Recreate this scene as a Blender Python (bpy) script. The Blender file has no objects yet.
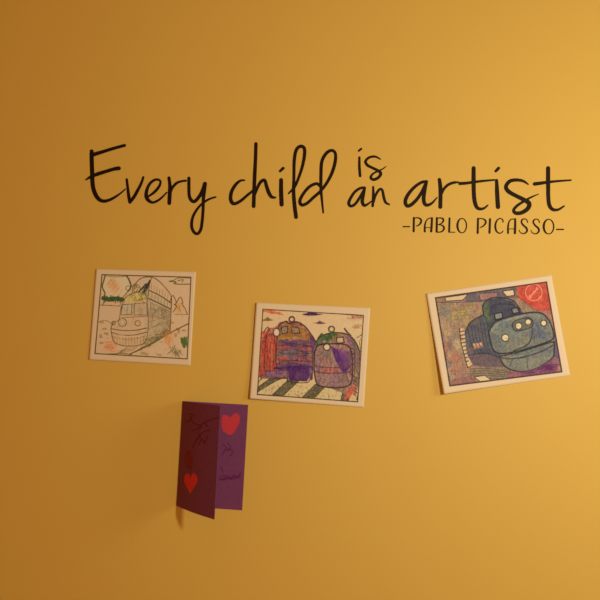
import bpy, math
import numpy as np
from mathutils import Vector, Matrix

scn = bpy.context.scene
COL = scn.collection
rng = np.random.default_rng(7)

# ------------------------------------------------------------------ camera
FPX = 680.0
D = 1.4575                      # metres from lens to wall
ZC = 1.50                       # lens height
YAW, PIT, ROL = math.radians(-0.82), math.radians(5.9), math.radians(-0.66)
RZ = Matrix.Rotation(YAW, 3, 'Z'); RX = Matrix.Rotation(PIT, 3, 'X'); RY = Matrix.Rotation(ROL, 3, 'Y')
ROT = RZ @ RX @ RY              # columns: right, forward, up
CAMP = Vector((0, -D, ZC))
RIGHT, FWD, UP = ROT.col[0].copy(), ROT.col[1].copy(), ROT.col[2].copy()

cam_d = bpy.data.cameras.new('camera'); cam = bpy.data.objects.new('camera', cam_d); COL.objects.link(cam)
cam_d.sensor_width = 36; cam_d.sensor_fit = 'HORIZONTAL'; cam_d.lens = 36 * FPX / 600
m = Matrix((RIGHT, UP, -FWD)).transposed().to_4x4(); m.translation = CAMP
cam.matrix_world = m
cam_d.clip_start = 0.02
scn.camera = cam

def ray(px, py):
    return RIGHT * ((px - 300) / FPX) + UP * ((300 - py) / FPX) + FWD

def W(px, py, off=0.0):
    """a measured spot of the photograph -> the spot on the wall (x, -off, z)"""
    v = ray(px, py); t = D / v.y
    p = CAMP + v * t
    return Vector((p.x, -off, p.z))

MM = (W(400, 300) - W(200, 300)).length / 200     # metres per photo pixel near the middle

# ------------------------------------------------------------------ materials
def lin(c):
    c = np.asarray(c, float) / 255.0
    return np.where(c <= .04045, c / 12.92, ((c + .055) / 1.055) ** 2.4)

def mat(name, rgb, rough=.7, spec=.3, bump=None, mottle=0.0):
    mt = bpy.data.materials.new(name); mt.use_nodes = True
    nt = mt.node_tree; b = nt.nodes['Principled BSDF']
    b.inputs['Base Color'].default_value = (*rgb, 1)
    b.inputs['Roughness'].default_value = rough
    b.inputs['Specular IOR Level'].default_value = spec
    tc = nt.nodes.new('ShaderNodeTexCoord')
    if bump:
        h = None
        bp = nt.nodes.new('ShaderNodeBump'); bp.inputs['Strength'].default_value = bump[1]; bp.inputs['Distance'].default_value = .001
        n = nt.nodes.new('ShaderNodeTexNoise'); n.inputs['Scale'].default_value = bump[0]; n.inputs['Detail'].default_value = 3
        nt.links.new(tc.outputs['Object'], n.inputs['Vector'])
        nt.links.new(n.outputs['Fac'], bp.inputs['Height']); nt.links.new(bp.outputs['Normal'], b.inputs['Normal'])
    if mottle:
        n = nt.nodes.new('ShaderNodeTexNoise'); n.inputs['Scale'].default_value = 9; n.inputs['Detail'].default_value = 4
        mx = nt.nodes.new('ShaderNodeMix'); mx.data_type = 'RGBA'
        mx.inputs[6].default_value = (*[c * (1 - mottle) for c in rgb], 1)
        mx.inputs[7].default_value = (*[min(1, c * (1 + mottle)) for c in rgb], 1)
        nt.links.new(tc.outputs['Object'], n.inputs['Vector'])
        nt.links.new(n.outputs['Fac'], mx.inputs[0]); nt.links.new(mx.outputs[2], b.inputs['Base Color'])
    return mt

def pigment_mat(name, rough=.75, spec=.25, grain=900):
    """pigment laid on the sheet, stored per point, over a fine paper tooth"""
    mt = bpy.data.materials.new(name); mt.use_nodes = True
    nt = mt.node_tree; b = nt.nodes['Principled BSDF']
    b.inputs['Roughness'].default_value = rough; b.inputs['Specular IOR Level'].default_value = spec
    a = nt.nodes.new('ShaderNodeAttribute'); a.attribute_name = 'pigment'
    tc = nt.nodes.new('ShaderNodeTexCoord'); n = nt.nodes.new('ShaderNodeTexNoise'); n.inputs['Scale'].default_value = grain
    mr = nt.nodes.new('ShaderNodeMapRange'); mr.inputs['To Min'].default_value = .92; mr.inputs['To Max'].default_value = 1.06
    mx = nt.nodes.new('ShaderNodeVectorMath'); mx.operation = 'SCALE'
    nt.links.new(tc.outputs['Object'], n.inputs['Vector']); nt.links.new(n.outputs['Fac'], mr.inputs['Value'])
    nt.links.new(a.outputs['Color'], mx.inputs[0]); nt.links.new(mr.outputs['Result'], mx.inputs['Scale'])
    nt.links.new(mx.outputs['Vector'], b.inputs['Base Color'])
    return mt

WALL_RGB = (0.81, 0.594, 0.150)
M_WALL = mat('yellow_wall_paint', WALL_RGB, .55, .35, (260, .22), .012)
M_VINYL = mat('black_vinyl', (.017, .008, .005), .55, .16)
M_PAPER = mat('white_paper', (.91, .85, .76), .75, .25, (900, .1))
M_PIG = pigment_mat('coloured_drawing')
M_CARD = pigment_mat('purple_card', .7, .22, 1400)
_nt = M_CARD.node_tree; _b = _nt.nodes['Principled BSDF']; _o = _nt.nodes['Material Output']     # thin card lets a little light through
_t = _nt.nodes.new('ShaderNodeBsdfTranslucent'); _m = _nt.nodes.new('ShaderNodeMixShader'); _m.inputs[0].default_value = .42
_nt.links.new(_b.inputs['Base Color'].links[0].from_socket, _t.inputs['Color'])
_nt.links.new(_b.outputs[0], _m.inputs[1]); _nt.links.new(_t.outputs[0], _m.inputs[2]); _nt.links.new(_m.outputs[0], _o.inputs['Surface'])

# ------------------------------------------------------------------ object helpers
def link(name, me, m_, parent=None):
    o = bpy.data.objects.new(name, me); COL.objects.link(o); me.materials.append(m_)
    if parent: o.parent = parent
    return o

def thing(name, label, cat, loc, group=None):
    o = bpy.data.objects.new(name, None); COL.objects.link(o)
    o.empty_display_size = .03; o.location = loc
    o['label'] = label; o['category'] = cat
    if group: o['group'] = group
    return o

def put_under(o, root):
    """mesh built in world coordinates -> child of root"""
    loc = root.location.copy()
    o.data.transform(Matrix.Translation(-loc)); o.parent = root

def box(name, lo, hi, m_):
    x0, y0, z0 = lo; x1, y1, z1 = hi
    v = [(x0,y0,z0),(x1,y0,z0),(x1,y1,z0),(x0,y1,z0),(x0,y0,z1),(x1,y0,z1),(x1,y1,z1),(x0,y1,z1)]
    f = [(0,3,2,1),(4,5,6,7),(0,1,5,4),(1,2,6,5),(2,3,7,6),(3,0,4,7)]
    me = bpy.data.meshes.new(name); me.from_pydata(v, [], f); me.update()
    return link(name, me, m_)

# ------------------------------------------------------------------ the wall
w = box('wall_back', (-2.2, 0, 0), (2.4, .12, 2.7), M_WALL); w['kind'] = 'structure'

# ------------------------------------------------------------------ lettering
def smooth(pts, n=7):
    p = np.array(pts, float)
    if len(p) < 3:
        t = np.linspace(0, 1, 6)[:, None]; return p[0] * (1 - t) + p[-1] * t
    q = np.vstack([2 * p[0] - p[1], p, 2 * p[-1] - p[-2]]); out = []
    for i in range(1, len(q) - 2):
        a, b, c, d = q[i-1], q[i], q[i+1], q[i+2]
        for t in np.linspace(0, 1, n, endpoint=False):
            out.append(.5 * (2*b + (c-a)*t + (2*a-5*b+4*c-d)*t*t + (3*b-a-3*c+d)*t**3))
    out.append(p[-1]); return np.array(out)

def stroke_mesh(verts, faces, pts, thick, closed=False):
    """pts: photo x, y, width -> raised ribbon with round ends lying on the wall"""
    s = smooth(pts) if not closed else np.array(pts, float)
    n = len(s); c2 = s[:, :2]
    if closed: tan = np.roll(c2, -1, 0) - np.roll(c2, 1, 0)
    else: tan = np.gradient(c2, axis=0)
    tan /= np.linalg.norm(tan, axis=1)[:, None] + 1e-9
    nor = np.stack([-tan[:, 1], tan[:, 0]], 1)
    hw = np.maximum(s[:, 2], .35)[:, None] / 2
    L, R = c2 + nor * hw, c2 - nor * hw
    def add(outline, quads, hs):
        b = len(verts); k = len(outline)
        for q, h_ in zip(outline, hs): verts.append(W(q[0], q[1], h_))
        for q in outline: verts.append(W(q[0], q[1], -.0002))
        for f in quads: faces.append(tuple(b + i for i in f))
        return b, k
    outline = list(L) + list(R)
    hh = [thick + (0 if closed else .00025*i/n) for i in range(n)]
    quads = []
    rng_ = range(n if closed else n - 1)
    for i in rng_:
        j = (i + 1) % n
        quads.append((i, j, n + j, n + i))
        quads.append((i, 2*n + i, 2*n + j, j))
        quads.append((n + j, 3*n + j, 3*n + i, n + i))
    add(outline, quads, hh + hh)
    if not closed:
        for e, sg in ((0, -1), (n - 1, 1)):
            a0 = math.atan2(nor[e][1], nor[e][0]); r = hw[e][0]; k = 9
            arc = [(c2[e][0] + r*math.cos(a0 - sg*math.pi*i/(k-1)), c2[e][1] + r*math.sin(a0 - sg*math.pi*i/(k-1))) for i in range(k)]
            order = tuple(range(k)) if sg > 0 else tuple(reversed(range(k)))
            add(arc, [order] + [(i, k+i, k+i+1, i+1) for i in range(k-1)], [hh[e]]*k)

def oval(cx, cy, rx, ry, wl, wr, wt, n=40):
    out = []
    for i in range(n):
        a = 2*math.pi*i/n; c = math.cos(a)
        wv = wt + (wr-wt)*max(c, 0)**1.5 + (wl-wt)*max(-c, 0)**1.5
        out.append((cx + rx*c, cy + ry*math.sin(a), wv))
    return out

BW = 1.14                          # measured widths include the blur of the photograph
def word(label, letters, base_px):
    root = thing('wall_lettering', label, 'wall lettering', W(*base_px))
    for (ox, oy, s), strokes in letters:
        vs, fs = [], []
        for k, st in enumerate(strokes):
            closed = isinstance(st, tuple)
            pts = [(ox + a/s, oy + b/s, c/s*BW) for a, b, c in (st[0] if closed else st)]
            stroke_mesh(vs, fs, pts, .0004 + .0003*k, closed)
        me = bpy.data.meshes.new('letter'); me.from_pydata(vs, [], fs); me.update()
        o = link('letter', me, M_VINYL); put_under(o, root)
    return root

A_ = (80, 140, 8.571); B_ = (120, 170, 10.0); C_ = (160, 170, 8.571); D_ = (225, 140, 8.571)
E_ = (275, 140, 7.5); F_ = (345, 145, 9.24); G_ = (400, 165, 10.91); H_ = (450, 160, 10.0); I_ = (495, 160, 7.5)
J_ = (400, 212, 15.0); K_ = (435, 212, 15.0); L_ = (470, 212, 15.0); N_ = (505, 212, 15.0); O_ = (530, 212, 15.0)

word('flowing black script word Every, first and leftmost word of the wall lettering', [
 (A_, [[(100,97,30),(101,180,32),(105,290,32),(110,390,32),(130,460,32),(160,505,30),(200,524,26),(250,515,22),(300,490,18),(350,455,12),(390,420,8)],
       [(112,126,30),(200,100,25),(290,72,23),(383,47,22)],
       [(50,342,8),(90,318,20),(150,293,27),(230,268,25),(290,250,26),(333,243,30)]]),
 (B_, [[(68,95,22),(78,180,24),(88,260,28),(100,322,28)], [(100,322,28),(140,270,28),(180,200,26),(215,130,22),(235,72,18)]]),
 (B_, [[(285,265,16),(340,225,24),(385,175,24),(405,130,20),(395,102,20),(355,97,22),(310,125,24),(280,170,26),(265,220,30),(265,270,34),(290,308,30),(330,325,22),(380,305,20),(425,270,16),(468,225,12)]]),
 (C_, [[(77,68,24),(85,130,26),(84,200,30),(80,285,28)], [(85,205,20),(105,155,20),(140,115,20),(180,98,16),(222,92,16)]]),
 (C_, [[(248,70,24),(248,140,24),(250,210,24),(262,250,26),(285,270,26),(310,260,26),(345,215,26),(370,165,28),(386,118,30)],
       [(386,118,30),(378,180,30),(372,260,24),(370,340,22),(362,440,22),(350,510,22),(322,547,22),(290,530,22),(272,480,22),(280,410,20),(310,350,18),(350,300,16),(400,262,16),(440,243,14),(478,232,12)]]),
], (145, 204))
word('black script word child with tall looped l and d, right of Every', [
 (D_, [[(168,345,12),(130,350,18),(90,385,24),(58,440,26),(48,500,28),(62,538,28),(90,545,24),(140,518,22),(190,475,20),(240,435,18)]]),
 (D_, [[(265,33,26),(262,150,26),(255,300,28),(250,430,28),(246,568,28)], [(255,470,18),(290,385,22),(318,350,24),(342,348,24),(355,390,26),(375,450,28),(400,488,24),(432,494,14)]]),
 (E_, [[(46,300,26),(46,390,28),(50,484,28)], [(38,234,16),(62,212,19)]]),
 (E_, [[(158,578,26),(148,500,26),(140,400,24),(142,280,20),(145,150,22),(160,75,22),(190,48,22),(218,60,22),(222,110,22),(205,200,20),(175,290,18),(145,355,18),(102,402,10)]]),
 (E_, [[(362,545,12),(352,450,16),(345,370,20),(345,250,22),(352,160,22),(385,100,22),(425,78,20),(452,100,20),(452,160,22),(430,240,22),(390,320,20),(340,385,20),(290,430,20),(240,475,20),(200,487,22),(187,455,22),(215,400,20),(260,350,20),(310,328,20),(340,345,20)]]),
], (285, 208))
word('small black script word is, set above the word an', [
 (F_, [[(133,115,19),(133,200,22),(140,286,22)], [(127,55,15),(150,36,17)]]),
 (F_, [[(328,132,10),(280,108,18),(225,115,20),(190,150,22),(205,185,24),(250,210,22),(300,235,24),(330,262,26),(310,300,24),(265,320,24),(238,300,22),(260,265,16),(310,240,14),(350,220,10),(380,198,6)]]),
], (370, 179))
word('small black script word an, set beneath the word is', [
 (F_, [[(182,395,22),(140,400,22),(90,435,22),(50,495,24),(35,540,26),(55,565,24),(95,545,22),(140,480,22),(182,405,22)],
       [(182,400,22),(170,460,26),(160,520,28),(175,558,24),(205,550,18),(245,520,10)]]),
 (F_, [[(260,387,17),(262,460,22),(256,563,22)], [(262,530,20),(285,460,20),(320,410,20),(345,420,20),(358,480,22),(375,530,20),(408,550,14)]]),
], (368, 207))
word('large bold black script word artist, last and rightmost of the sentence', [
 (G_, [[(290,182,30),(235,190,28),(160,240,30),(90,320,34),(58,395,36),(75,445,34),(120,435,34),(180,380,32),(235,300,30),(285,195,30)],
       [(285,195,32),(268,280,36),(258,370,36),(270,425,34),(300,438,30),(350,415,22),(405,355,10)]]),
 (G_, [[(430,160,34),(440,240,38),(442,330,38),(440,458,38)], [(455,310,24),(480,260,26),(520,220,26),(560,200,26),(600,191,24),(638,188,14)]]),
 (H_, [[(236,82,36),(236,200,38),(238,330,36),(248,420,36),(270,475,32),(305,490,26),(345,480,20),(378,452,12)], [(98,236,28),(160,232,26),(236,222,24),(330,210,20),(445,200,15)]]),
 (H_, [[(466,205,28),(470,300,36),(475,400,38),(480,470,38)], [(458,112,24),(486,82,26)]]),
 (I_, [[(248,182,10),(210,158,18),(160,150,22),(110,160,24),(82,200,26),(100,235,28),(150,265,26),(210,295,28),(255,325,30),(245,365,28),(200,395,26),(155,398,24),(140,375,20),(170,340,18),(220,308,16),(270,280,12),(325,256,6)]]),
 (I_, [[(398,62,28),(398,165,28),(400,290,26),(410,345,26),(435,372,22),(475,372,16),(517,346,11)], [(297,180,24),(345,174,22),(400,166,18),(480,158,14),(568,152,11)]]),
], (487, 210))
word('narrow black capital lettering between two dashes, small line beneath the word artist', [
 (J_, [[(48,220,17),(142,220,17)]]),
 (J_, [[(208,88,27),(205,290,28)], [(210,92,14),(270,88,16),(312,110,22),(316,150,24),(290,190,20),(248,212,11)]]),
 (J_, [[(372,292,28),(372,210,24),(390,140,17),(430,97,14),(480,90,16)], [(480,92,26),(475,200,28),(468,292,28)], [(375,235,9),(470,235,9)]]),
 (K_, [[(28,92,28),(26,200,28),(25,296,28)], [(28,92,14),(85,90,16),(122,105,22),(122,142,22),(90,175,14),(45,190,10)], [(60,190,10),(115,205,18),(136,245,24),(115,285,18),(70,303,14),(28,302,14)]]),
 (K_, [[(218,95,26),(212,298,26)], [(212,303,13),(298,305,11)]]),
 (K_, [(oval(404, 205, 68, 108, 29, 17, 13),)]),
 (L_, [[(120,100,26),(115,314,28)], [(120,102,14),(180,100,14),(228,125,22),(235,165,22),(200,210,18),(154,234,11)]]),
 (L_, [[(300,108,28),(292,312,28)]]),
 (L_, [[(495,150,17),(488,115,16),(450,98,14),(410,120,18),(385,170,24),(380,225,26),(395,285,22),(435,318,16),(475,310,13),(495,285,12)]]),
 (N_, [[(45,316,26),(45,230,24),(58,155,18),(90,112,14),(150,105,14)], [(152,108,26),(152,210,28),(148,318,28)], [(50,255,9),(150,255,9)]]),
 (N_, [[(338,155,15),(325,118,14),(290,103,14),(255,120,20),(248,160,22),(280,205,24),(320,240,26),(330,285,24),(300,318,18),(255,322,13),(220,295,11),(212,268,7)]]),
 (N_, [[(516,158,15),(503,121,14),(468,106,14),(433,123,20),(426,163,22),(458,208,24),(498,243,26),(508,288,24),(478,321,18),(433,325,13),(398,298,11),(390,271,7)]]),
 (O_, [(oval(280, 220, 75, 110, 31, 19, 13),)]),
 (O_, [[(400,262,18),(500,262,18)]]),
], (483, 233))

# ------------------------------------------------------------------ drawing on paper
def noise(shape, cells, seed, octaves=2):
    r = np.random.default_rng(seed); out = np.zeros(shape); amp = 1.; tot = 0
    for o in range(octaves):
        cy, cx = max(2, int(cells[0]*2**o)), max(2, int(cells[1]*2**o))
        g = r.random((cy + 2, cx + 2))
        y = np.linspace(0, cy, shape[0]); x = np.linspace(0, cx, shape[1])
        yi = y.astype(int); xi = x.astype(int); fy = (y-yi)[:, None]; fx = (x-xi)[None]
        fy = fy*fy*(3-2*fy); fx = fx*fx*(3-2*fx)
        v = (g[yi][:, xi]*(1-fx) + g[yi][:, xi+1]*fx)*(1-fy) + (g[yi+1][:, xi]*(1-fx) + g[yi+1][:, xi+1]*fx)*fy
        out += v*amp; tot += amp; amp *= .55
    return out / tot

class Canvas:
    """pigment grid over a four-cornered sheet; drawn in a measuring frame (ox, oy, scale)"""
    def __init__(s, quad, nu, nv, frame, paper, seed=1):
        q = np.array(quad, float); u = np.linspace(0, 1, nu)[None, :, None]; v = np.linspace(0, 1, nv)[:, None, None]
        p = (q[0]*(1-u) + q[1]*u)*(1-v) + (q[3]*(1-u) + q[2]*u)*v
        s.shape = (nv, nu); s.px = p
        ox, oy, sc = frame; s.X = (p[..., 0]-ox)*sc; s.Y = (p[..., 1]-oy)*sc; s.seed = seed
        s.pitch = abs(s.X[0, 1]-s.X[0, 0]); s.C = np.empty((nv, nu, 3)); s.C[:] = paper; s.paper = np.array(paper, float); s.ref = s.paper; s.kb = 1.0; s.tooth = .25; s.lw = 1.0; s.la = 1.0
        asp = nv/nu
        s.n1 = noise(s.shape, (90*asp, 90), seed, 2); s.n2 = noise(s.shape, (18*asp, 18), seed+1, 3)
        s.n3 = noise(s.shape, (10*asp, 70), seed+2, 2); s.n4 = noise(s.shape, (70*asp, 10), seed+3, 2)
    def mix(s, a, col):
        s.C += (np.asarray(col, float) - s.C) * np.clip(a, 0, 1)[..., None]
    def line(s, pts, wd, col, a=.85, sm=True, soft=1.6, wob=0):
        pts = [tuple(p[:2]) for p in pts]; wd = wd*s.lw; a = a*s.la
        if wob: pts = [(x + rng.normal(0, wob), y + rng.normal(0, wob)) for x, y in pts]
        P = smooth([(x, y, 0) for x, y in pts], 5)[:, :2] if (sm and len(pts) > 2) else np.array(pts, float)
        x0, y0 = P.min(0) - wd - 6; x1, y1 = P.max(0) + wd + 6
        msk = (s.X > x0) & (s.X < x1) & (s.Y > y0) & (s.Y < y1)
        if not msk.any(): return
        x, y = s.X[msk], s.Y[msk]; d = np.full(x.shape, 1e9)
        for (ax, ay), (bx, by) in zip(P[:-1], P[1:]):
            vx, vy = bx-ax, by-ay; L = vx*vx + vy*vy + 1e-9
            t = np.clip(((x-ax)*vx + (y-ay)*vy)/L, 0, 1)
            d = np.minimum(d, np.hypot(x-ax-t*vx, y-ay-t*vy))
        al = np.clip((wd/2 - d)/soft + .5, 0, 1)*a*(.72 + .56*s.n1[msk])
        s.C[msk] += (np.array(col, float) - s.C[msk])*np.clip(al, 0, 1)[:, None]
    def inside(s, poly, soft=2.5):
        P = np.array(poly, float); x, y = s.X, s.Y
        ins = np.zeros(x.shape, bool); d = np.full(x.shape, 1e9)
        for i in range(len(P)):
            (ax, ay), (bx, by) = P[i], P[(i+1) % len(P)]
            c = ((ay > y) != (by > y)); xin = (bx-ax)*(y-ay)/((by-ay) if by != ay else 1e-9) + ax
            ins ^= c & (x < xin)
            vx, vy = bx-ax, by-ay; L = vx*vx+vy*vy+1e-9; t = np.clip(((x-ax)*vx+(y-ay)*vy)/L, 0, 1)
            d = np.minimum(d, np.hypot(x-ax-t*vx, y-ay-t*vy))
        sd = np.where(ins, d, -d)
        return np.clip(sd/soft + .5, 0, 1)
    def fill(s, poly, col, a=.8, tex='n2', amt=.5, soft=2.5, round_=False):
        if round_:
            P = list(poly); P = P + P[:3]; q = smooth([(x, y, 0) for x, y in P], 5)[:, :2]; poly = q[5:5*(len(poly)+1)]
        n = getattr(s, tex); s.mix(s.inside(poly, soft)*a*(1 - amt + 2*amt*n), col)
    def blob(s, cx, cy, rx, ry, col, a=.6, tex='n2', amt=.6):
        d = ((s.X-cx)/rx)**2 + ((s.Y-cy)/ry)**2
        n = getattr(s, tex); s.mix(np.exp(-d*1.3)*a*(1 - amt + 2*amt*n), col)
    def mottle(s, poly, cols, n, size, a=.4, stretch=1.0):
        P = np.array(poly, float); lo, hi = P.min(0), P.max(0); keep = s.C.copy()
        for i in range(n):
            x, y = rng.uniform(lo, hi); k = size*(.5 + rng.random())
            s.blob(x, y, k, k*stretch*(.6+.8*rng.random()), cols[i % len(cols)], a*(.5+rng.random()), 'n1', .7)
        w_ = s.inside(poly, 4)[..., None]; s.C = keep*(1-w_) + s.C*w_
    def disc(s, cx, cy, r, col, a=1, ry=None):
        d = np.hypot((s.X-cx), (s.Y-cy)*(r/(ry or r))); s.mix(np.clip((r-d)/2 + .5, 0, 1)*a, col)
    def ring(s, cx, cy, r, wd, col, a=.85, ry=None):
        k = 22; ry = ry or r
        s.line([(cx + r*math.cos(2*math.pi*i/k), cy + ry*math.sin(2*math.pi*i/k)) for i in range(k+1)], wd, col, a)
    def closed(s, pts, wd, col, a=.85, sm=False):
        s.line(list(pts) + [pts[0]], wd, col, a, sm)
    def hatch(s, p0, p1, length, ang, n, wd, col, a=.5, jit=4):
        for i in range(n):
            t = (i + .5)/n; x = p0[0]+(p1[0]-p0[0])*t + rng.normal(0, jit); y = p0[1]+(p1[1]-p0[1])*t + rng.normal(0, jit)
            l = length*(.7 + .6*rng.random())/2; an = math.radians(ang + rng.normal(0, 7)); c, q = math.cos(an)*l, math.sin(an)*l
            s.line([(x-c, y-q), (x+rng.normal(0, jit*.4), y), (x+c, y+q)], wd, col, a*(.6+.7*rng.random()))
    def pigment(s, base):
        """observed colours / observed bare paper -> what the pigment reflects"""
        C = s.C.copy(); w_ = np.clip(np.abs(C - s.paper).sum(-1)/90, 0, 1); C[..., 2] *= 1 - (1-s.kb)*w_; C[..., 1] *= 1 - .045*w_
        tooth = noise(s.shape, (75, 95), s.seed+9, 2) + .8*noise(s.shape, (30, 110), s.seed+8, 2) - .9
        C *= (1 + .06*w_ + s.tooth*w_*tooth)[..., None]; C = np.clip(C, 8, 250)
        r = lin(C) / lin(s.ref); return np.clip(r*np.array(base), .004, .93)

def grid_mesh(name, pts, colors, m_, thick=None, back=True):
    nv, nu = pts.shape[:2]; P = pts.reshape(-1, 3); N = nv*nu
    idx = np.arange(N).reshape(nv, nu)
    a, b, c, d = idx[:-1, :-1], idx[:-1, 1:], idx[1:, 1:], idx[1:, :-1]
    F = np.stack([d, c, b, a], -1).reshape(-1, 4)
    V = P
    if thick is not None:                                   # real thickness: back face and rim
        V = np.vstack([P, P + np.asarray(thick).reshape(-1, 3)])
        Fb = (F[:, ::-1] + N)
        loop = np.concatenate([idx[0, :], idx[1:, -1], idx[-1, -2::-1], idx[-2:0:-1, 0]])
        nx = np.roll(loop, -1); R_ = np.stack([loop, nx, nx+N, loop+N], -1)
        F = np.vstack([F, Fb, R_])
    me = bpy.data.meshes.new(name)
    me.vertices.add(len(V)); me.vertices.foreach_set('co', np.ascontiguousarray(V, dtype=np.float32).ravel())
    me.loops.add(F.size); me.loops.foreach_set('vertex_index', F.astype(np.int32).ravel())
    me.polygons.add(len(F)); me.polygons.foreach_set('loop_start', np.arange(0, F.size, 4, dtype=np.int32))
    me.update(calc_edges=True); me.validate()
    if colors is not None:
        at = me.attributes.new('pigment', 'FLOAT_COLOR', 'POINT')
        c4 = np.ones((len(V), 4), np.float32); cc = colors.reshape(-1, 3); c4[:N, :3] = cc
        if len(V) > N: c4[N:, :3] = cc
        at.data.foreach_set('color', c4.ravel())
    me.polygons.foreach_set('use_smooth', np.ones(len(F), bool)) if thick is None else None
    return link(name, me, m_)

def wall_np(px, off):
    """vectorised W"""
    x = (px[..., 0]-300)/FPX; y = (300-px[..., 1])/FPX
    v = x[..., None]*np.array(RIGHT) + y[..., None]*np.array(UP) + np.array(FWD)
    p = np.array(CAMP) + v*(D/v[..., 1])[..., None]
    p[..., 1] = -off
    return p

def sheet_uv(quad, px):
    """approximate page (u, v) of photo spots, for the curl"""
    q = np.array(quad, float); e1 = (q[1]-q[0]+q[2]-q[3])/2; e2 = (q[3]-q[0]+q[2]-q[1])/2; o = q.mean(0)
    M = np.linalg.inv(np.stack([e1, e2], 1)); r = (px-o) @ M.T + .5
    return r[..., 0], r[..., 1]

def page(label, quad, frame_quad, frame, paper, draw, lift, seed):
    q = np.array(quad, float); base = (q[2]+q[3])/2
    root = thing('colouring_page', label, 'drawing', W(base[0], base[1]), 'coloured pages on the wall')
    nu, nv = 61, 51
    u = np.linspace(0, 1, nu)[None, :, None]; v = np.linspace(0, 1, nv)[:, None, None]
    px = (q[0]*(1-u)+q[1]*u)*(1-v) + (q[3]*(1-u)+q[2]*u)*v
    # slightly hand-cut edges
    def surf(pp, off):
        uu, vv = sheet_uv(quad, pp); return wall_np(pp, .0012 + off + lift(uu, vv))
    pts = surf(px, 0)
    th = np.zeros_like(pts); th[..., 1] = .0003
    sh = grid_mesh('paper_sheet', pts, None, M_PAPER, th); put_under(sh, root)
    f = np.array(frame_quad, float)
    cw = np.linalg.norm(f[1]-f[0]); ch = np.linalg.norm(f[3]-f[0])
    cv = Canvas(f, int(cw*3.6), int(ch*3.6), frame, paper, seed)
    cv.kb, cv.tooth, cv.lw, cv.la = {11: (.74, .30, 1.25, 1.25), 23: (.80, .45, 1.15, 1.15), 37: (.89, .32, 1.15, 1.1)}[seed]
    draw(cv)
    pts = surf(cv.px, .00012)
    pic = grid_mesh('printed_picture', pts, cv.pigment((.91, .85, .76)), M_PIG); put_under(pic, root)
    return root

INK = (88, 64, 44)

def to_px(pts, fr): return [(fr[0]+x/fr[2], fr[1]+y/fr[2]) for x, y in pts]

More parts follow.
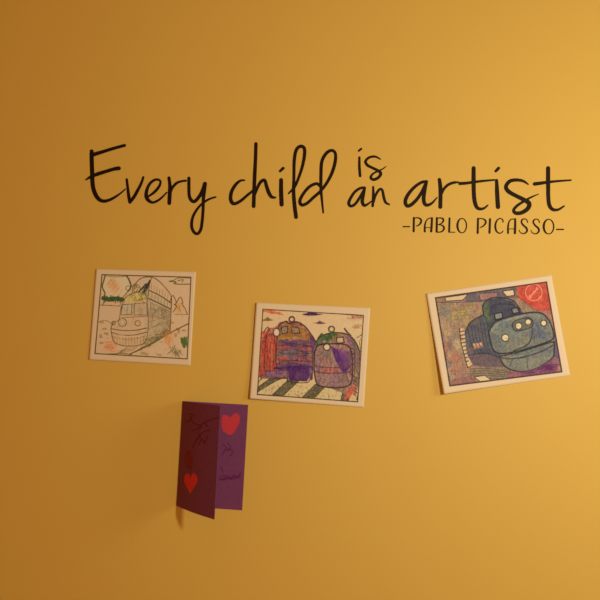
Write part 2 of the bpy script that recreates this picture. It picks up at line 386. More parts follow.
# ---- page by the left: pale train among trees, mostly left uncoloured
FR1 = (80, 260, 4.8)
def draw1(c):
    P = (206, 156, 98); ln = (92, 66, 42); l2 = (112, 82, 52)
    c.fill([(60,40),(560,40),(560,520),(60,520)], (200,148,96), .5, 'n2', .6)
    # tree
    tree = [(125,78),(113,100),(108,130),(120,160),(112,185),(150,192),(190,192),(228,155),(240,130),(230,85)]
    c.fill(tree, (212,180,118), .75, 'n2', .3)
    c.blob(165,125,34,34,(214,132,78),.75,'n1',.5)
    c.hatch((140,100),(190,150),40,-50,12,3,(206,120,70),.5,7)
    c.hatch((150,100),(180,100),14,60,5,2,(120,130,60),.4,4)
    c.line([(122,76),(115,102),(108,130),(121,160),(113,184)],5,(78,76,46),.85)
    c.line([(124,77),(170,82),(226,78)],3,(95,95,55),.6)
    c.line([(226,78),(238,100),(246,128),(232,150)],6,(72,76,48),.85)
    c.line([(232,150),(208,178)],4,(92,92,52),.7)
    c.line([(114,184),(145,190),(175,186),(203,190)],17,(62,74,42),.8)
    c.hatch((116,186),(202,190),24,88,16,4,(52,66,38),.5,3)
    c.line([(118,195),(110,219)],3,ln); c.line([(198,196),(192,220)],3,ln,.6)
    for x in (135,150,165,178): c.line([(x,200),(x+1,214)],2,(190,130,80),.5)
    c.line([(86,216),(150,219),(190,222)],2.5,ln,.75)
    # cloud and firs
    c.line([(428,102),(450,98),(470,88),(500,86),(528,88)],3,(96,84,44),.7)
    c.line([(430,103),(462,106),(452,114),(485,117),(532,116)],4,(84,80,40),.75)
    c.line([(470,100),(495,95),(490,108)],4,(86,84,40),.6)
    c.line([(430,205),(446,170),(462,205),(452,215)],3,ln,.75)
    fir = [(482,178),(518,262),(448,264)]
    c.fill(fir, (205,140,84), .45,'n1',.6); c.blob(468,225,16,24,(200,110,60),.5)
    c.line([(448,250),(464,222),(458,215),(482,178),(494,206),(489,210),(506,236),(516,262)],3,ln,.85)
    c.hatch((470,215),(490,255),20,80,7,2,(120,100,50),.5,6)
    c.line([(455,262),(518,262)],2.5,l2,.6)
    # carriage behind
    side = [(326,185),(436,236),(432,352),(332,408),(300,400)]
    c.fill(side, (160,130,100), .45, 'n4', .6)
    c.fill([(330,152),(440,208),(436,236),(328,186)], (176,146,104), .5, 'n4', .5)
    c.fill([(268,112),(300,86),(345,84),(326,186),(300,186),(262,140)], (184,148,108), .45, 'n2', .6)
    c.line([(262,142),(268,112),(300,86),(345,83),(382,104),(430,158),(440,186)],3,ln,.85)
    c.line([(345,84),(334,120),(330,152),(326,186)],3,ln,.75)
    c.line([(332,146),(385,172),(440,208)],4,(78,60,44),.85)
    c.line([(328,184),(380,208),(436,236)],4,(78,60,44),.85)
    c.line([(440,184),(438,236),(432,352)],4,(96,66,48),.8)
    for i in range(7):
        x = 345+i*13; c.line([(x,112+i*9),(x-3,150+i*8)],1.8,l2,.55)
    for i in range(6):
        x = 346+i*15; c.line([(x,160+i*8),(x-1,188+i*8)],1.8,l2,.6)
    for i in range(5):
        x0 = 340+i*19; y0 = 205+i*9; h = 62-i*4
        c.closed([(x0,y0),(x0+13,y0+6),(x0+12,y0+6+h),(x0,y0+h)],2.2,(100,76,60),.7)
        c.fill([(x0,y0),(x0+13,y0+6),(x0+12,y0+6+h),(x0,y0+h)],(126,112,100),.45,'n1',.5)
    c.line([(330,300),(380,282),(432,262)],2.2,l2,.6)
    c.line([(332,330),(432,290)],2.4,(90,72,56),.6)
    c.mottle(side,[(172,140,104),(138,116,92),(150,120,92),(186,150,104)],50,12,.5,1)
    # chimney, bell and pipes on the roof
    c.ring(232,136,11,2.6,ln,.7); c.ring(272,138,18,2.6,ln,.65); c.ring(262,128,9,2.4,ln,.6)
    c.hatch((300,150),(332,112),34,-55,9,5,(48,46,44),.7,5)
    c.line([(306,160),(322,140),(330,112)],6,(52,48,46),.75)
    c.blob(318,165,12,22,(96,90,88),.6)
    c.fill([(222,178),(262,155),(312,158),(322,196),(215,205)],(190,160,80),.6,'n1',.5)
    c.hatch((225,190),(310,190),34,80,12,3,(176,146,60),.5,5)
    c.line([(212,204),(220,180),(262,157),(310,160),(324,198)],3,ln,.7)
    # engine front
    front = [(204,204),(322,198),(330,300),(326,372),(300,402),(215,408),(162,390),(150,330),(162,300),(188,290),(196,240)]
    c.fill(front,(196,148,98),.4,'n2',.6)
    c.line([(206,204),(196,238),(188,288),(162,300),(150,328),(152,348)],3,ln,.85)
    c.line([(322,198),(328,260),(328,330),(322,372)],3,ln,.7)
    for q in ([(204,214),(250,212),(248,262),(198,264)], [(262,210),(320,206),(324,264),(262,264)]):
        c.fill(q,(168,146,118),.65,'n4',.5); c.closed(q,3,(92,70,56),.8)
    c.line([(256,208),(256,286)],2.4,l2,.6); c.line([(228,214),(226,262)],2,l2,.5); c.line([(292,209),(293,264)],2,l2,.5)
    c.blob(292,240,22,18,(176,104,70),.4)
    c.line([(190,276),(256,274),(328,270)],3,(120,78,54),.7)
    c.disc(205,300,19,(206,160,104),.8); c.ring(205,300,19,3.4,(92,72,48),.85); c.ring(205,300,11,1.8,l2,.5)
    c.disc(278,304,12,(200,150,96),.8); c.ring(278,304,13,3,ln,.8); c.ring(162,303,8,3,ln,.7)
    # buffer beam with upright slats below it
    c.line([(150,330),(200,338),(262,338),(324,326)],3.4,ln,.85)
    c.line([(152,348),(200,360),(262,360),(322,346)],3.2,ln,.8)
    c.line([(156,366),(200,378),(262,378),(320,364)],2.4,l2,.6)
    c.line([(152,348),(160,386),(178,402),(215,412),(268,412),(306,400),(322,372)],3.2,ln,.85)
    for i in range(11):
        x = 164+i*14; c.line([(x,368+4*math.sin(i*.3)),(x+2,402+6*math.sin(i*.3))],2,l2,.55)
    c.line([(224,386),(280,388)],4,(196,118,84),.5)
    c.mottle(front,[(186,142,94),(204,154,98),(176,130,88)],40,16,.4,.8)
    # wheels and rails
    for x, y, r in ((328,398,15),(350,385,15),(374,372,14),(398,358,12),(418,346,11)):
        c.ring(x,y,r,2.6,(92,78,54),.75); c.ring(x,y,r*.45,2,(96,80,56),.6)
    c.hatch((300,415),(425,345),22,-28,18,2.4,(104,92,62),.55,6)
    c.blob(352,392,42,20,(160,146,96),.4)
    c.line([(240,452),(330,410),(430,352),(520,306)],4.5,(92,66,44),.85)
    c.line([(262,440),(340,400),(436,346)],2.4,l2,.7)
    c.line([(430,350),(522,303)],3,(150,90,56),.6)
    for i in range(6): c.line([(180+i*14,452-i*3),(205+i*14,430-i*3)],2.4,l2,.6)
    c.line([(190,448),(226,420)],3,ln,.6); c.line([(130,452),(200,448),(250,454)],3.2,(84,70,48),.6)
    for i in range(60):
        t = rng.random(); x = 300+130*t+rng.normal(0,8); y = 412-66*t+rng.normal(0,12)
        c.line([(x-6,y+3),(x+rng.normal(0,3),y-4),(x+7,y-2)],2,(112,92,58),.5)
    for i in range(34):
        x = rng.uniform(335,430); y = rng.uniform(215,330)+(x-335)*.2
        c.line([(x,y),(x+rng.normal(0,2),y+rng.uniform(8,22))],2,(112,84,64),.42)
    for i in range(22):
        x = rng.uniform(225,320); y = rng.uniform(120,196)
        c.line([(x,y),(x+rng.normal(0,8),y+rng.normal(0,6)),(x+rng.normal(0,9),y+rng.normal(0,9))],2.2,(100,80,46),.5)
    for i in range(26):
        x = rng.uniform(90,500); y = 300+abs(rng.normal(0,70))+30
        if 150 < x < 440 and y < 420: continue
        if y > 465: continue
        c.line([(x-6,y),(x,y-2),(x+7,y+1)],2,(124,88,54),.5)
    # ground details
    c.line([(85,300),(108,291),(136,294),(150,306)],2.4,l2,.6)
    for x, y in ((106,299),(118,330),(104,398),(126,352),(470,330),(440,300),(500,338),(320,452),(300,448),(380,455)):
        c.line([(x-9,y),(x,y-3),(x+10,y+1),(x,y+4),(x-8,y+2)],2.4,l2,.6)
    for x, y in ((100,372),(460,368),(474,352),(420,310),(480,446)):
        for k in (-6, 0, 6): c.line([(x+k*.4,y),(x+k,y-16)],2.2,l2,.5)
    c.blob(145,418,28,24,(214,118,74),.7,'n1',.5); c.hatch((122,400),(170,440),34,-10,9,3,(200,96,60),.5,6)
    c.line([(125,398),(165,392),(172,412)],2.4,(180,90,60),.6)
    c.blob(428,372,24,30,(208,124,70),.6,'n1',.5); c.hatch((414,350),(440,420),30,75,8,3,(190,104,60),.5,7)
    c.line([(410,400),(420,350)],2,(120,84,50),.5)
    c.hatch((486,395),(514,392),38,82,12,5,(70,86,44),.7,5); c.blob(502,394,13,14,(72,88,46),.6)
    c.blob(458,440,22,24,(130,112,90),.5); c.hatch((440,430),(480,455),26,60,9,3,(104,86,70),.6,6)
    c.line([(420,452),(446,430),(456,410)],3,l2,.7)
    c.closed([(107,71),(533,83),(515,475),(73,449)],4,(84,60,46),.9)
    c.line([(95,60),(90,240),(76,449)],2.4,l2,.35)

# ---- middle page: two coloured engines side by side
FR2 = (240, 290, 4.286)
def draw2(c):
    ln = (62, 44, 40); gr = (92, 84, 66)
    c.fill([(60,60),(560,60),(560,520),(60,520)],(222,182,122),.6,'n2',.4)
    # clouds
    c.hatch((108,92),(165,100),52,3,9,4,(214,104,76),.65,4)
    c.fill([(94,128),(108,124),(118,116),(130,124),(146,130),(120,134),(94,133)],(112,80,50),.9)
    c.fill([(262,105),(285,100),(300,93),(322,96),(330,101),(358,105),(322,110),(285,110)],(70,44,84),.95)
    c.line([(270,112),(312,116)],3,(150,124,130),.5)
    c.fill([(314,142),(332,138),(342,131),(352,138),(370,144),(340,147)],(86,44,84),.9)
    c.hatch((450,108),(522,114),44,4,9,5,(186,136,108),.7,5); c.blob(500,118,26,10,(150,100,84),.6)
    c.fill([(480,160),(496,148),(512,142),(524,150),(524,166),(490,166)],(192,148,104),.85,'n2',.4)
    # ground with sleepers and ballast flecks
    c.fill([(68,392),(110,375),(330,395),(480,415),(508,484),(68,452)],(216,186,124),.9,'n1',.25)
    for q in ([(74,418),(128,380),(192,374),(150,392),(74,438)], [(208,384),(258,384),(186,452),(138,449)],
              [(322,404),(372,408),(316,464),(268,458)], [(446,412),(480,420),(462,482),(430,478)]):
        c.fill(q,(92,84,68),.92,'n1',.25); c.closed(q,2.4,(58,52,44),.7)
    for i in range(110):
        x = rng.uniform(80,440); y = rng.uniform(398,462)
        c.ring(x,y,2.4,1.5,(130,112,70),.45)
    c.line([(72,448),(180,455),(300,463),(505,482)],3.4,gr,.8)
    # left engine
    body = [(84,372),(84,250),(100,190),(120,165),(150,160),(170,138),(205,132),(262,140),(296,182),(328,226),(318,300),(312,385),(200,380)]
    c.fill(body,(140,92,88),.85,'n3',.4)
    c.fill([(84,180),(150,176),(152,360),(82,368)],(196,100,74),.8,'n4',.5)
    c.hatch((92,270),(148,270),150,88,16,4,(182,66,52),.6,8)
    c.hatch((90,340),(150,330),60,85,10,4,(170,60,56),.5,8)
    c.line([(100,182),(118,160),(124,172),(112,205),(104,300),(108,350)],4,(110,44,40),.75)
    c.line([(148,200),(152,260),(140,330)],3,(110,44,44),.7)
    roof = [(158,215),(166,160),(200,140),(250,142),(290,182),(302,214),(230,206),(170,222)]
    c.fill(roof,(158,110,60),.95,'n3',.3); c.line([(160,214),(225,202),(300,214)],6,(176,132,74),.8)
    for y, col in ((222,(104,72,96)),(234,(84,52,108)),(247,(168,84,80)),(262,(122,92,104)),(276,(110,100,110)),(292,(172,84,80)),(304,(128,84,96)),(318,(90,60,108)),(332,(84,40,104))):
        c.hatch((184,y),(288,y+4),46,3,10,7.5,col,.75,3)
    c.fill([(212,234),(246,238),(246,300),(210,298)],(100,92,108),.5,'n2',.5); c.fill([(254,236),(292,240),(290,300),(254,298)],(88,60,112),.5,'n2',.5)
    c.line([(250,236),(248,300)],3,ln,.6); c.line([(160,236),(306,242)],2.4,ln,.5); c.line([(158,300),(306,306)],2.6,ln,.6)
    c.fill([(110,348),(200,344),(206,374),(112,374)],(128,96,124),.85,'n2',.3); c.closed([(110,348),(200,344),(206,374),(112,374)],3,(70,40,80),.7)
    c.fill([(204,340),(296,338),(304,360),(286,392),(212,388)],(78,42,100),.9,'n2',.3)
    c.line([(150,336),(200,331),(300,330)],9,(76,40,102),.8)
    c.hatch((170,338),(280,334),46,2,10,5,(70,36,98),.6,4)
    c.mottle(body,[(170,96,84),(84,60,110),(120,104,120),(150,110,84),(70,50,84)],70,13,.5,.5)
    c.mottle(roof,[(176,126,70),(130,88,56),(160,104,64)],24,12,.5,.6)
    c.line([(158,222),(154,300),(160,334)],3.4,ln,.75); c.line([(310,240),(312,300),(308,336)],3.4,ln,.7)
    c.line([(160,268),(200,272),(306,272)],2.6,ln,.5); c.line([(112,205),(128,190),(150,186)],3,ln,.6)
    for k in range(5): c.line([(96+k*12,215+k*3),(92+k*12,345)],2.2,(120,48,48),.5)
    c.line([(96,378),(82,392),(76,412)],3,ln,.6); c.line([(206,376),(208,392),(288,396),(306,362)],3.4,ln,.75)
    for q in ([(178,160),(204,156),(204,182),(180,188)], [(222,158),(252,162),(256,186),(222,184)]):
        c.fill(q,(150,130,120),.85,'n2',.3); c.closed(q,3.2,ln,.8)
    c.line([(158,214),(164,162),(180,142),(200,134),(206,144),(250,140),(282,160),(310,198),(328,226)],4.5,(70,44,50),.85)
    c.fill([(298,186),(328,226),(322,296),(306,250),(300,214)],(84,52,104),.75,'n2',.4)
    c.ring(222,126,11,5.5,(74,44,62),.9); c.line([(230,135),(252,140),(262,152)],6,(84,50,78),.8)
    c.disc(157,182,12,(236,208,158),.95,15); c.ring(157,182,14,4.5,(96,62,60),.85,17)
    c.line([(312,330),(306,386)],3,ln,.7); c.blob(304,352,12,20,(120,96,130),.5)
    c.line([(82,372),(110,378),(200,380)],3,ln,.7)
    for i in range(40):
        x = rng.uniform(165,305); y = rng.uniform(225,330); c.line([(x,y),(x+rng.uniform(8,30),y+rng.normal(0,3))],2.4,[(80,36,60),(150,60,54),(70,52,80)][i%3],.5)
    for i in range(26):
        x = rng.uniform(86,150); y = rng.uniform(190,350); c.line([(x,y),(x+rng.normal(0,4),y+rng.uniform(10,26))],2.4,[(110,40,36),(186,80,56)][i%2],.5)
    for i in range(14):
        x = rng.uniform(170,290); y = rng.uniform(165,205); c.line([(x,y),(x+rng.uniform(6,22),y+rng.normal(0,3))],2.2,(104,66,40),.5)
    # right engine
    back = [(318,250),(330,214),(352,194),(400,182),(452,186),(490,212),(512,262),(514,380),(496,452),(452,446),(330,400)]
    c.fill(back,(140,108,104),.85,'n2',.4)
    c.fill([(442,190),(490,212),(512,262),(512,320),(474,300),(470,232)],(132,88,116),.85,'n4',.4)
    c.hatch((492,210),(514,420),36,80,16,3.4,(110,98,74),.6,5)
    c.fill([(322,246),(332,214),(356,194),(400,186),(428,192),(392,212),(372,234),(340,240)],(72,96,56),.95,'n1',.3)
    c.hatch((330,235),(410,192),30,70,16,4,(48,84,46),.6,4)
    c.fill([(396,196),(440,190),(450,232),(400,232)],(150,104,80),.75,'n2',.3)
    face = [(322,262),(332,240),(360,234),(440,234),(468,250),(478,290),(478,380),(464,408),(420,418),(350,412),(326,392),(318,330)]
    c.fill(face,(152,116,112),.95,'n2',.3,round_=True)
    c.mottle(back,[(96,86,76),(150,120,110),(120,84,120),(120,112,88)],50,13,.5,1.2)
    c.mottle(face,[(172,124,112),(126,100,110),(152,122,112),(134,84,116),(150,130,108)],60,14,.5,.8)
    c.blob(350,300,22,40,(140,128,116),.5); c.blob(428,244,36,10,(182,112,108),.6); c.hatch((340,280),(380,320),30,70,8,4,(170,96,90),.35,8)
    c.fill([(388,240),(412,252),(462,286),(470,330),(448,358),(428,340),(408,300)],(84,44,112),.9,'n2',.3)
    c.fill([(412,250),(468,262),(474,320),(452,330)],(116,70,124),.7,'n2',.4)
    c.line([(322,326),(360,332),(420,332),(474,326)],4,(112,64,66),.8); c.line([(320,348),(360,356),(420,356),(474,350)],4,(104,56,66),.8)
    c.fill([(352,334),(424,334),(424,352),(352,352)],(186,96,84),.6,'n3',.4)
    c.blob(396,378,40,16,(146,110,136),.55); c.line([(350,366),(348,392),(420,396)],2.4,(110,74,96),.5)
    c.line([(448,330),(462,392)],5,(96,58,110),.5)
    c.closed([(320,264),(330,242),(360,232),(440,232),(470,248),(480,290),(480,380),(466,408),(420,419),(350,413),(326,394),(317,330)],4.5,(56,46,48),.9,True)
    q = [(414,204),(442,202),(446,226),(416,228)]; c.fill(q,(206,178,138),.85,'n2',.2); c.closed(q,3.6,ln,.85)
    q = [(350,214),(372,210),(372,228),(352,230)]; c.fill(q,(130,136,104),.8,'n2',.2); c.closed(q,2.6,ln,.7)
    for i in range(30):
        x = rng.uniform(328,470); y = rng.uniform(262,405); c.line([(x,y),(x+rng.normal(0,7),y+rng.uniform(6,20))],2.2,[(110,74,84),(140,84,76),(96,66,100)][i%3],.4)
    c.line([(326,222),(352,196),(395,184),(445,186),(476,202),(500,232),(514,268)],4.5,(54,56,44),.9)
    c.line([(334,208),(350,188),(352,198)],6,(60,78,50),.85); c.line([(448,166),(460,182),(474,196)],7,(92,78,74),.85)
    c.ring(392,168,12,6,(92,86,64),.9)
    c.disc(372,245,12,(240,212,160),1); c.ring(372,245,14,4.5,(70,56,44),.9)
    for y in (262,284,306,330,352): c.ring(482,y,10,3.4,(84,62,58),.75,12)
    for y in range(6): c.line([(486+3*(y%2),370+y*15),(500-4*(y%2),380+y*15)],5,(88,76,62),.7)
    c.line([(512,268),(516,380),(500,470)],4,(78,70,54),.8)
    c.blob(472,438,20,24,(214,110,84),.75,'n1',.4); c.hatch((455,455),(490,430),34,-60,7,5,(216,92,70),.6,4)
    c.line([(500,205),(528,188)],3,gr,.7); c.hatch((508,210),(522,330),26,85,9,3,(120,112,76),.5,5)
    c.closed([(99,83),(529,109),(504,479),(75,447)],3.6,(84,66,52),.9)

# ---- right page: grey-blue engine, red corner with a spanner badge
FR3 = (420, 265, 3.75)
def draw3(c):
    ln = (58, 52, 54)
    c.fill([(30,40),(560,40),(560,520),(30,520)],(156,128,106),1,'n2',.12)
    for x,y,rx,ry,col,a in ((85,150,30,30,(150,140,96),.8),(170,180,70,40,(176,160,88),.9),(210,190,34,40,(158,156,84),.6),(75,225,26,34,(166,130,130),.8),
        (110,220,22,40,(190,164,120),.6),(95,300,26,24,(176,120,96),.7),(84,330,18,24,(202,120,88),.9),(128,352,18,24,(204,112,80),.9),(100,395,22,30,(196,176,146),.8),(85,360,14,26,(140,132,136),.8),
        (135,400,22,30,(176,124,104),.8),(150,430,40,18,(150,110,110),.7),(118,290,20,40,(128,118,122),.7),(70,270,18,30,(130,130,134),.6),(230,240,40,30,(120,128,112),.4)):
        c.blob(x,y,rx,ry,col,a,'n2',.35)
    c.blob(168,150,70,8,(130,120,80),.4)
    for y in (152,164,176,188,200): c.line([(120,y+6),(240,y-6)],2,(118,108,66),.5)
    c.line([(96,160),(120,150),(100,230),(108,290)],3,(168,150,90),.5)
    c.line([(112,122),(118,440)],2.2,(104,86,78),.45); c.line([(90,138),(108,300),(118,448)],2.4,(104,88,78),.5)
    for i in range(9): c.line([(62+i*4,180+i*32),(110+i*3,172+i*32)],2,(112,92,84),.35)
    c.mottle([(60,130),(250,110),(250,430),(110,450)],[(180,164,100),(150,120,120),(196,140,104),(132,134,130),(200,176,130),(168,116,104)],110,16,.5,1.3)
    # top beams
    c.fill([(180,104),(300,88),(360,82),(362,120),(300,132),(230,140),(166,140)],(96,92,104),.85,'n2',.4)
    c.mottle([(180,104),(362,82),(362,140),(180,140)],[(130,112,110),(92,88,104),(150,118,108)],30,12,.5,.6)
    c.fill([(93,122),(178,110),(160,132),(96,136)],(232,196,142),1,'n1',.05); c.closed([(93,122),(178,110),(160,132),(96,136)],2.6,ln,.75)
    c.fill([(308,98),(350,93),(354,114),(324,118)],(234,198,144),1,'n1',.05); c.closed([(308,98),(350,93),(354,114),(324,118)],3,ln,.8)
    c.fill([(220,108),(288,103),(288,128),(226,132)],(164,124,112),.95,'n2',.2); c.closed([(220,108),(288,103),(288,128),(226,132)],2.4,(84,70,74),.7)
    c.line([(60,140),(160,140),(240,132),(360,120)],3,(84,76,66),.6)
    # red corner
    c.fill([(362,80),(474,62),(492,168),(462,172),(436,168),(398,142),(366,116)],(196,76,60),.95,'n2',.15)
    c.mottle([(362,80),(474,62),(492,168),(436,168),(398,142)],[(220,98,78),(190,66,54),(206,92,80)],30,13,.5,1)
    c.blob(462,100,20,50,(190,90,72),.5); c.blob(385,118,20,14,(196,88,70),.5)
    c.ring(426,103,31,3.4,(240,150,118),.9)
    c.line([(414,117),(438,90)],4.6,(240,156,122),.9); c.ring(439,88,4,3.6,(240,156,122),.8); c.ring(412,119,4,3.6,(240,156,122),.85)
    c.line([(362,116),(398,144),(436,170),(490,170)],3,(120,60,56),.6)
    c.fill([(440,170),(494,170),(512,270),(498,262)],(176,112,100),.7,'n2',.4)
    c.fill([(498,262),(512,262),(530,360),(500,345)],(104,84,112),.8,'n2',.4)
    # engine side
    side = [(164,262),(186,218),(236,186),(262,196),(268,300),(300,332),(326,382),(250,384),(190,372),(172,326)]
    c.fill(side,(84,88,100),.95,'n4',.35)
    c.mottle(side,[(108,104,104),(76,80,96),(96,98,108),(118,106,100)],50,14,.5,1.2)
    for i in range(7): c.line([(178+i*12,236-i*5),(192+i*12,300),(218+i*14,352+i*4)],3.4,(62,66,80),.6)
    c.line([(164,262),(188,216),(240,184)],4,ln,.8)
    for i in range(3):
        c.fill([(196+i*12,296-i*2),(204+i*12,294-i*2),(212+i*12,312-i*3),(204+i*12,315-i*3)],(232,170,116),.95,'n1',.1)
    c.line([(176,322),(230,304)],8,(150,104,96),.5)
    c.fill([(172,330),(280,340),(320,384),(200,380)],(118,96,98),.8,'n3',.4); c.line([(172,340),(240,330),(290,345)],3,ln,.6)
    # ladder-like post
    c.fill([(146,238),(164,238),(170,300),(176,340),(196,374),(176,386),(164,340),(152,290)],(226,188,138),.95,'n1',.1)
    for i in range(9): c.line([(147+i*3,250+i*14),(163+i*2,248+i*14)],4,(80,72,72),.75)
    c.line([(146,238),(152,290),(164,340),(176,386)],3,ln,.8); c.line([(176,386),(196,374)],3,ln,.6)
    # roof of the cab
    roof = [(240,188),(238,148),(262,128),(300,124),(346,136),(374,168),(392,184),(330,196),(286,214),(262,240),(246,220)]
    c.fill(roof,(68,72,88),.98,'n2',.25)
    c.fill([(228,150),(256,142),(262,176),(250,196),(234,186)],(96,110,84),.75,'n2',.4); c.blob(256,200,18,16,(104,122,84),.7)
    c.line([(238,188),(236,150),(262,126),(300,122),(348,134),(376,168)],4,(44,44,56),.8)
    for q in ([(278,184),(306,178),(310,198),(282,206)], [(342,164),(364,160),(372,178),(348,182)]):
        c.fill(q,(148,150,140),.85,'n2',.2); c.closed(q,3.4,(36,36,44),.9)
    c.line([(262,196),(266,160),(300,146),(350,150)],2.6,(40,42,54),.6)
    # nose
    nose = [(256,250),(280,216),(330,196),(400,180),(452,180),(480,204),(496,240),(498,276),(450,298),(370,322),(300,332),(270,310)]
    c.fill(nose,(122,126,118),1,'n2',.12,round_=True)
    c.mottle(nose,[(104,110,118),(146,142,112),(124,134,124),(92,98,112),(134,128,104)],70,18,.45,.8)
    c.blob(300,290,40,30,(104,112,116),.6); c.blob(395,282,24,20,(146,138,100),.7); c.blob(345,300,40,20,(138,136,110),.5)
    c.blob(445,250,26,40,(92,100,118),.7); c.blob(300,228,30,16,(116,132,128),.6); c.blob(430,196,36,10,(140,140,120),.6)
    c.hatch((440,225),(460,280),34,60,7,6,(90,98,122),.35,8)
    c.closed(nose,4.6,(50,52,56),.9,True)
    c.line([(268,250),(290,222),(335,204),(402,188),(446,190)],2.6,(170,168,140),.5)
    c.line([(350,322),(400,300),(418,270),(420,238)],4,(56,60,60),.75); c.line([(426,240),(428,288)],3,(70,72,72),.6)
    c.line([(346,316),(392,296),(408,270)],3,(168,160,118),.5)
    c.fill([(344,226),(356,210),(398,198),(420,206),(420,230),(384,244),(356,246)],(108,108,98),.9,'n2',.2,round_=True)
    c.closed([(344,226),(356,210),(398,198),(420,206),(420,230),(384,244),(356,246)],3.4,(54,52,52),.8,True)
    # lower front
    low = [(296,342),(330,336),(400,318),(470,296),(500,290),(502,320),(494,350),(440,386),(388,400),(345,394),(316,378)]
    c.fill(low,(130,130,116),1,'n2',.15,round_=True)
    c.mottle(low,[(148,144,120),(112,120,118),(130,132,112),(104,108,116)],50,16,.45,.7)
    c.blob(400,360,40,16,(146,146,124),.6); c.blob(470,320,26,16,(96,104,120),.7); c.blob(330,352,16,14,(150,140,106),.6)
    c.hatch((350,350),(450,320),40,-20,8,4,(84,108,112),.35,6)
    c.closed(low,4.4,(54,54,52),.85,True)
    c.line([(296,346),(340,352),(400,342),(460,322),(500,300)],4,(56,60,64),.75)
    c.line([(345,356),(336,380)],3.4,(64,60,56),.6); c.line([(400,352),(402,386)],3,(70,70,64),.6); c.line([(372,350),(400,348)],2.6,(70,70,64),.5)
    for (x,y,r) in ((319,273,11.5),(369,229,10.5),(405,214,9.5),(463,218,9)):
        c.disc(x,y,r,(244,212,156),1); c.ring(x,y,r+2,3,(70,66,60),.85)
    for i in range(46):
        x = rng.uniform(275,490); y = rng.uniform(205,380); c.line([(x,y),(x+rng.uniform(5,20),y-rng.uniform(1,9))],2.2,[(84,88,90),(110,104,84),(78,80,96)][i%3],.4)
    for i in range(40):
        x = rng.uniform(66,160); y = rng.uniform(150,440); c.line([(x,y),(x+rng.normal(0,4),y+rng.uniform(6,22))],2.4,[(120,90,76),(150,100,70),(110,104,96)][i%3],.45)
    # rails and ground
    c.fill([(180,388),(300,384),(330,398),(390,412),(300,426),(255,432),(190,420)],(138,126,100),.8,'n3',.4)
    for i in range(5): c.line([(184,390+i*9),(250,388+i*9),(360,404+i*6)],2.8,(84,78,70),.55)
    c.hatch((270,400),(380,405),20,65,12,2.6,(92,80,78),.5,5)
    c.fill([(200,420),(240,414),(268,434),(228,441)],(236,200,146),1,'n1',.05); c.closed([(200,420),(240,414),(268,434),(228,441)],2.6,ln,.7)
    c.fill([(120,424),(196,416),(214,444),(110,454)],(160,108,100),.7,'n2',.4)
    c.fill([(330,402),(390,402),(440,388),(500,350),(528,356),(534,400),(420,416),(320,428)],(132,84,108),.9,'n2',.3)
    c.mottle([(330,402),(440,388),(500,350),(528,356),(534,400),(320,428)],[(150,100,112),(110,60,100),(160,120,116)],30,12,.5,.7)
    c.blob(478,386,30,14,(104,48,96),.85); c.blob(420,402,30,12,(136,72,112),.6); c.blob(350,412,24,8,(170,110,110),.6); c.blob(520,385,12,16,(190,140,110),.7)
    c.line([(440,392),(470,378),(530,372)],3,(76,44,70),.7); c.hatch((400,402),(510,384),30,-15,9,4,(96,44,92),.4,5)
    c.line([(500,290),(516,282)],3,ln,.6)
    c.closed([(58,124),(473,64),(530,400),(108,452)],4,(74,62,58),.9)

Q1 = [(96.3,269),(196,271.9),(190.4,365.8),(89.2,359.6)]
Q2 = [(256.3,302.8),(370.2,308),(363.7,407.6),(249.8,398.5)]
Q3 = [(426.1,293.8),(551.2,274.9),(569.9,375.7),(442.4,393.8)]
F1 = to_px([(104,68),(536,80),(518,478),(70,452)], FR1)
F2 = to_px([(96,80),(532,106),(507,482),(72,450)], FR2)
F3 = to_px([(54,121),(476,61),(534,403),(105,456)], FR3)
c01 = lambda a: np.clip(a, 0, 1)
lift1 = lambda u, v: .0010*c01(1-u)**2 + .0022*c01(v-.55)**2*c01(1-u)
lift2 = lambda u, v: .0035*c01(1-u*1.3)**2 + .0035*c01(v-.5)**2*c01(1-u)*4
lift3 = lambda u, v: .0018*c01(1-u*1.6)**2 + .0115*c01(v)**1.5*c01(1-u*1.25)**2 + .002*c01(v-.7)*c01(u)
page('mostly uncoloured line drawing of a train with a green-edged tree, leftmost page', Q1, F1, FR1, (206,156,98), draw1, lift1, 11)
page('page of two purple, red and green engines side by side, middle of three pages', Q2, F2, FR2, (228,190,132), draw2, lift2, 23)
page('tilted page of a grey-blue engine with a red top corner, rightmost page', Q3, F3, FR3, (240,204,152), draw3, lift3, 37)

# ------------------------------------------------------------------ folded card
card = thing('folded_card', 'open purple folded card with red hearts, hanging below the pages on the yellow wall', 'greeting card', W(209, 509))
TL, TR, BR, BL = (182.6,401), (248.2,404.8), (242.2,510.2), (176.4,505.6)
FC = (160, 390, 4.29)
BASE = (196, 150, 98)             # what white paper looks like here, to read the pigments
def heart(c, cx, cy, wd, ht, col, a=.92):
    t = np.linspace(0, 2*math.pi, 40, endpoint=False)
    x = 16*np.sin(t)**3; y = -(13*np.cos(t)-5*np.cos(2*t)-2*np.cos(3*t)-np.cos(4*t))
    c.fill(list(zip(cx+x/16*wd/2, cy+(y-2)/14.5*ht/2)), col, a, 'n1', .1, 4)

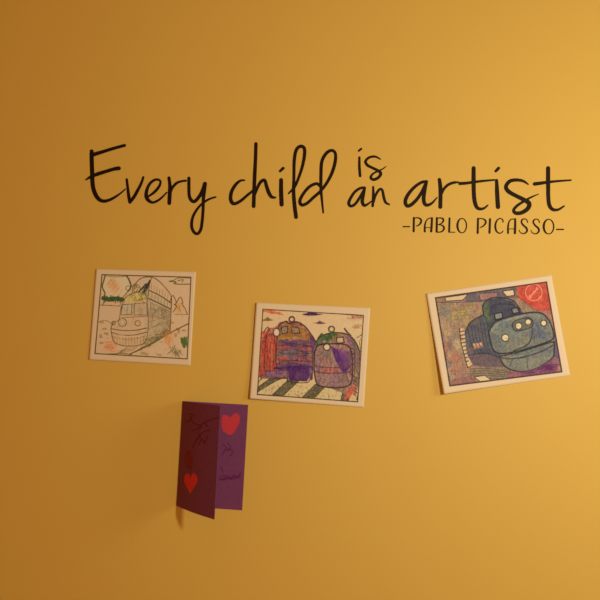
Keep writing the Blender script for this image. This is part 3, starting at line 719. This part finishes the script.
INS = (120, 57, 69); RED = (212, 54, 44); DRK = (92, 28, 30)
cv = Canvas([TL, TR, BR, BL], 230, 360, FC, BASE, 51)
cv.C[:] = INS; cv.tooth = .1
cv.fill([(0,0),(600,0),(600,900),(0,900)], (126,58,62), .35, 'n2', .8)
cv.fill([(267,112),(286,108),(302,117),(320,101),(338,106),(342,132),(328,166),(304,192),(282,184),(266,164)], RED, .93, 'n1', .1, 4, True)
for p in ([(268,232),(284,246),(276,262),(268,278)],[(288,226),(302,240),(292,262)],[(276,258),(300,254),(312,268),(300,282)],[(262,372),(280,366),(276,384),(292,368),(302,384),(316,364),(330,374),(346,356)],[(256,384),(300,376),(344,368)],[(262,330),(270,352)]):
    cv.line(p, 6, (98,26,52), .55)
cv.line([(258,384),(300,380),(340,376)], 10, (96,24,50), .45)
pts = wall_np(cv.px, np.full(cv.shape, .0007)); th = np.zeros_like(pts); th[..., 1] = .0005
back = grid_mesh('card_back', pts, cv.pigment((.91,.85,.76)), M_CARD, th); put_under(back, card)

# front leaf, hinged on the left fold and standing open; its free edge measured in the photograph
F0, F1_ = W(*TL, .0012), W(*BL, .0012)
fold = (F1_-F0).normalized()
r = ray(214.3, 519.6); t = (F1_-CAMP).dot(fold)/r.dot(fold); tip = CAMP + r*t
OFFS = tip - F1_
print('flap width', OFFS.length, 'angle', math.degrees(math.atan2(-OFFS.y, OFFS.x)), 'panel', (W(*TR)-W(*TL)).length)
cf = Canvas([TL, (221.2,407), (214.3,519.6), BL], 170, 360, FC, BASE, 61)
cf.C[:] = INS; cf.tooth = .1
cf.fill([(0,0),(600,0),(600,900),(0,900)], (126,58,62), .35, 'n2', .8)
heart(cf, 141, 404, 62, 92, RED)
cf.fill([(118,268),(146,262),(152,300),(146,336),(126,336),(112,304)], (128,34,40), .75, 'n1', .3, 5, True)
cf.line([(142,330),(144,372)], 4, DRK, .5)
for p in ([(134,104),(150,112),(134,134),(120,140)],[(138,116),(152,142),(164,148)],[(150,178),(176,166),(200,146),(224,134),(258,122)],[(170,150),(190,160),(176,178)],
          [(150,250),(166,224),(184,196),(204,182),(222,178)],[(176,240),(192,214),(200,232),(212,206)],[(176,192),(186,206),(172,216)],[(204,148),(214,160)]):
    cf.line(p, 6, (104,22,34), .6)
nv, nu = cf.shape
uu = np.linspace(0, 1, nu)[None, :, None]; vv = np.linspace(0, 1, nv)[:, None, None]
bow = Vector(OFFS).cross(fold).normalized()
bs = 1 if bow.y < 0 else -1
pts = np.array(F0) + (np.array(F1_)-np.array(F0))*vv + np.array(OFFS)*uu + np.array(bow)*bs*.004*np.sin(math.pi*uu)
th = np.broadcast_to(np.array(bow)*(-bs)*.0005, pts.shape)
front = grid_mesh('card_front', pts, cf.pigment((.91,.85,.76)), M_CARD, th); put_under(front, card)

# ------------------------------------------------------------------ light
lamp_xy = W(625, 268)
ld = bpy.data.lights.new('lamp', 'POINT'); lo = bpy.data.objects.new('lamp', ld); COL.objects.link(lo)
lo.location = (lamp_xy.x, -1.40, lamp_xy.z); ld.shadow_soft_size = .05
ld.energy = 38; ld.color = (1.0, .875, .556)
l2_xy = W(960, 262)                # added broad fill light, brightens the wall gradually towards the right
l2 = bpy.data.lights.new('added_soft_fill', 'POINT'); l2o = bpy.data.objects.new('added_soft_fill', l2); COL.objects.link(l2o)
l2o.location = (l2_xy.x, -.85, l2_xy.z); l2.shadow_soft_size = .3
l2.energy = 20; l2.color = (1.0, .88, .60)
wd = bpy.data.worlds.new('world'); scn.world = wd; wd.use_nodes = True
bg = wd.node_tree.nodes['Background']; bg.inputs[0].default_value = (1.0, .325, .03, 1); bg.inputs[1].default_value = .28

vs = scn.view_settings
scn.display_settings.display_device = 'sRGB'
vs.view_transform = 'Standard'; vs.look = 'None'; vs.gamma = 1; vs.exposure = 0; vs.use_curve_mapping = False
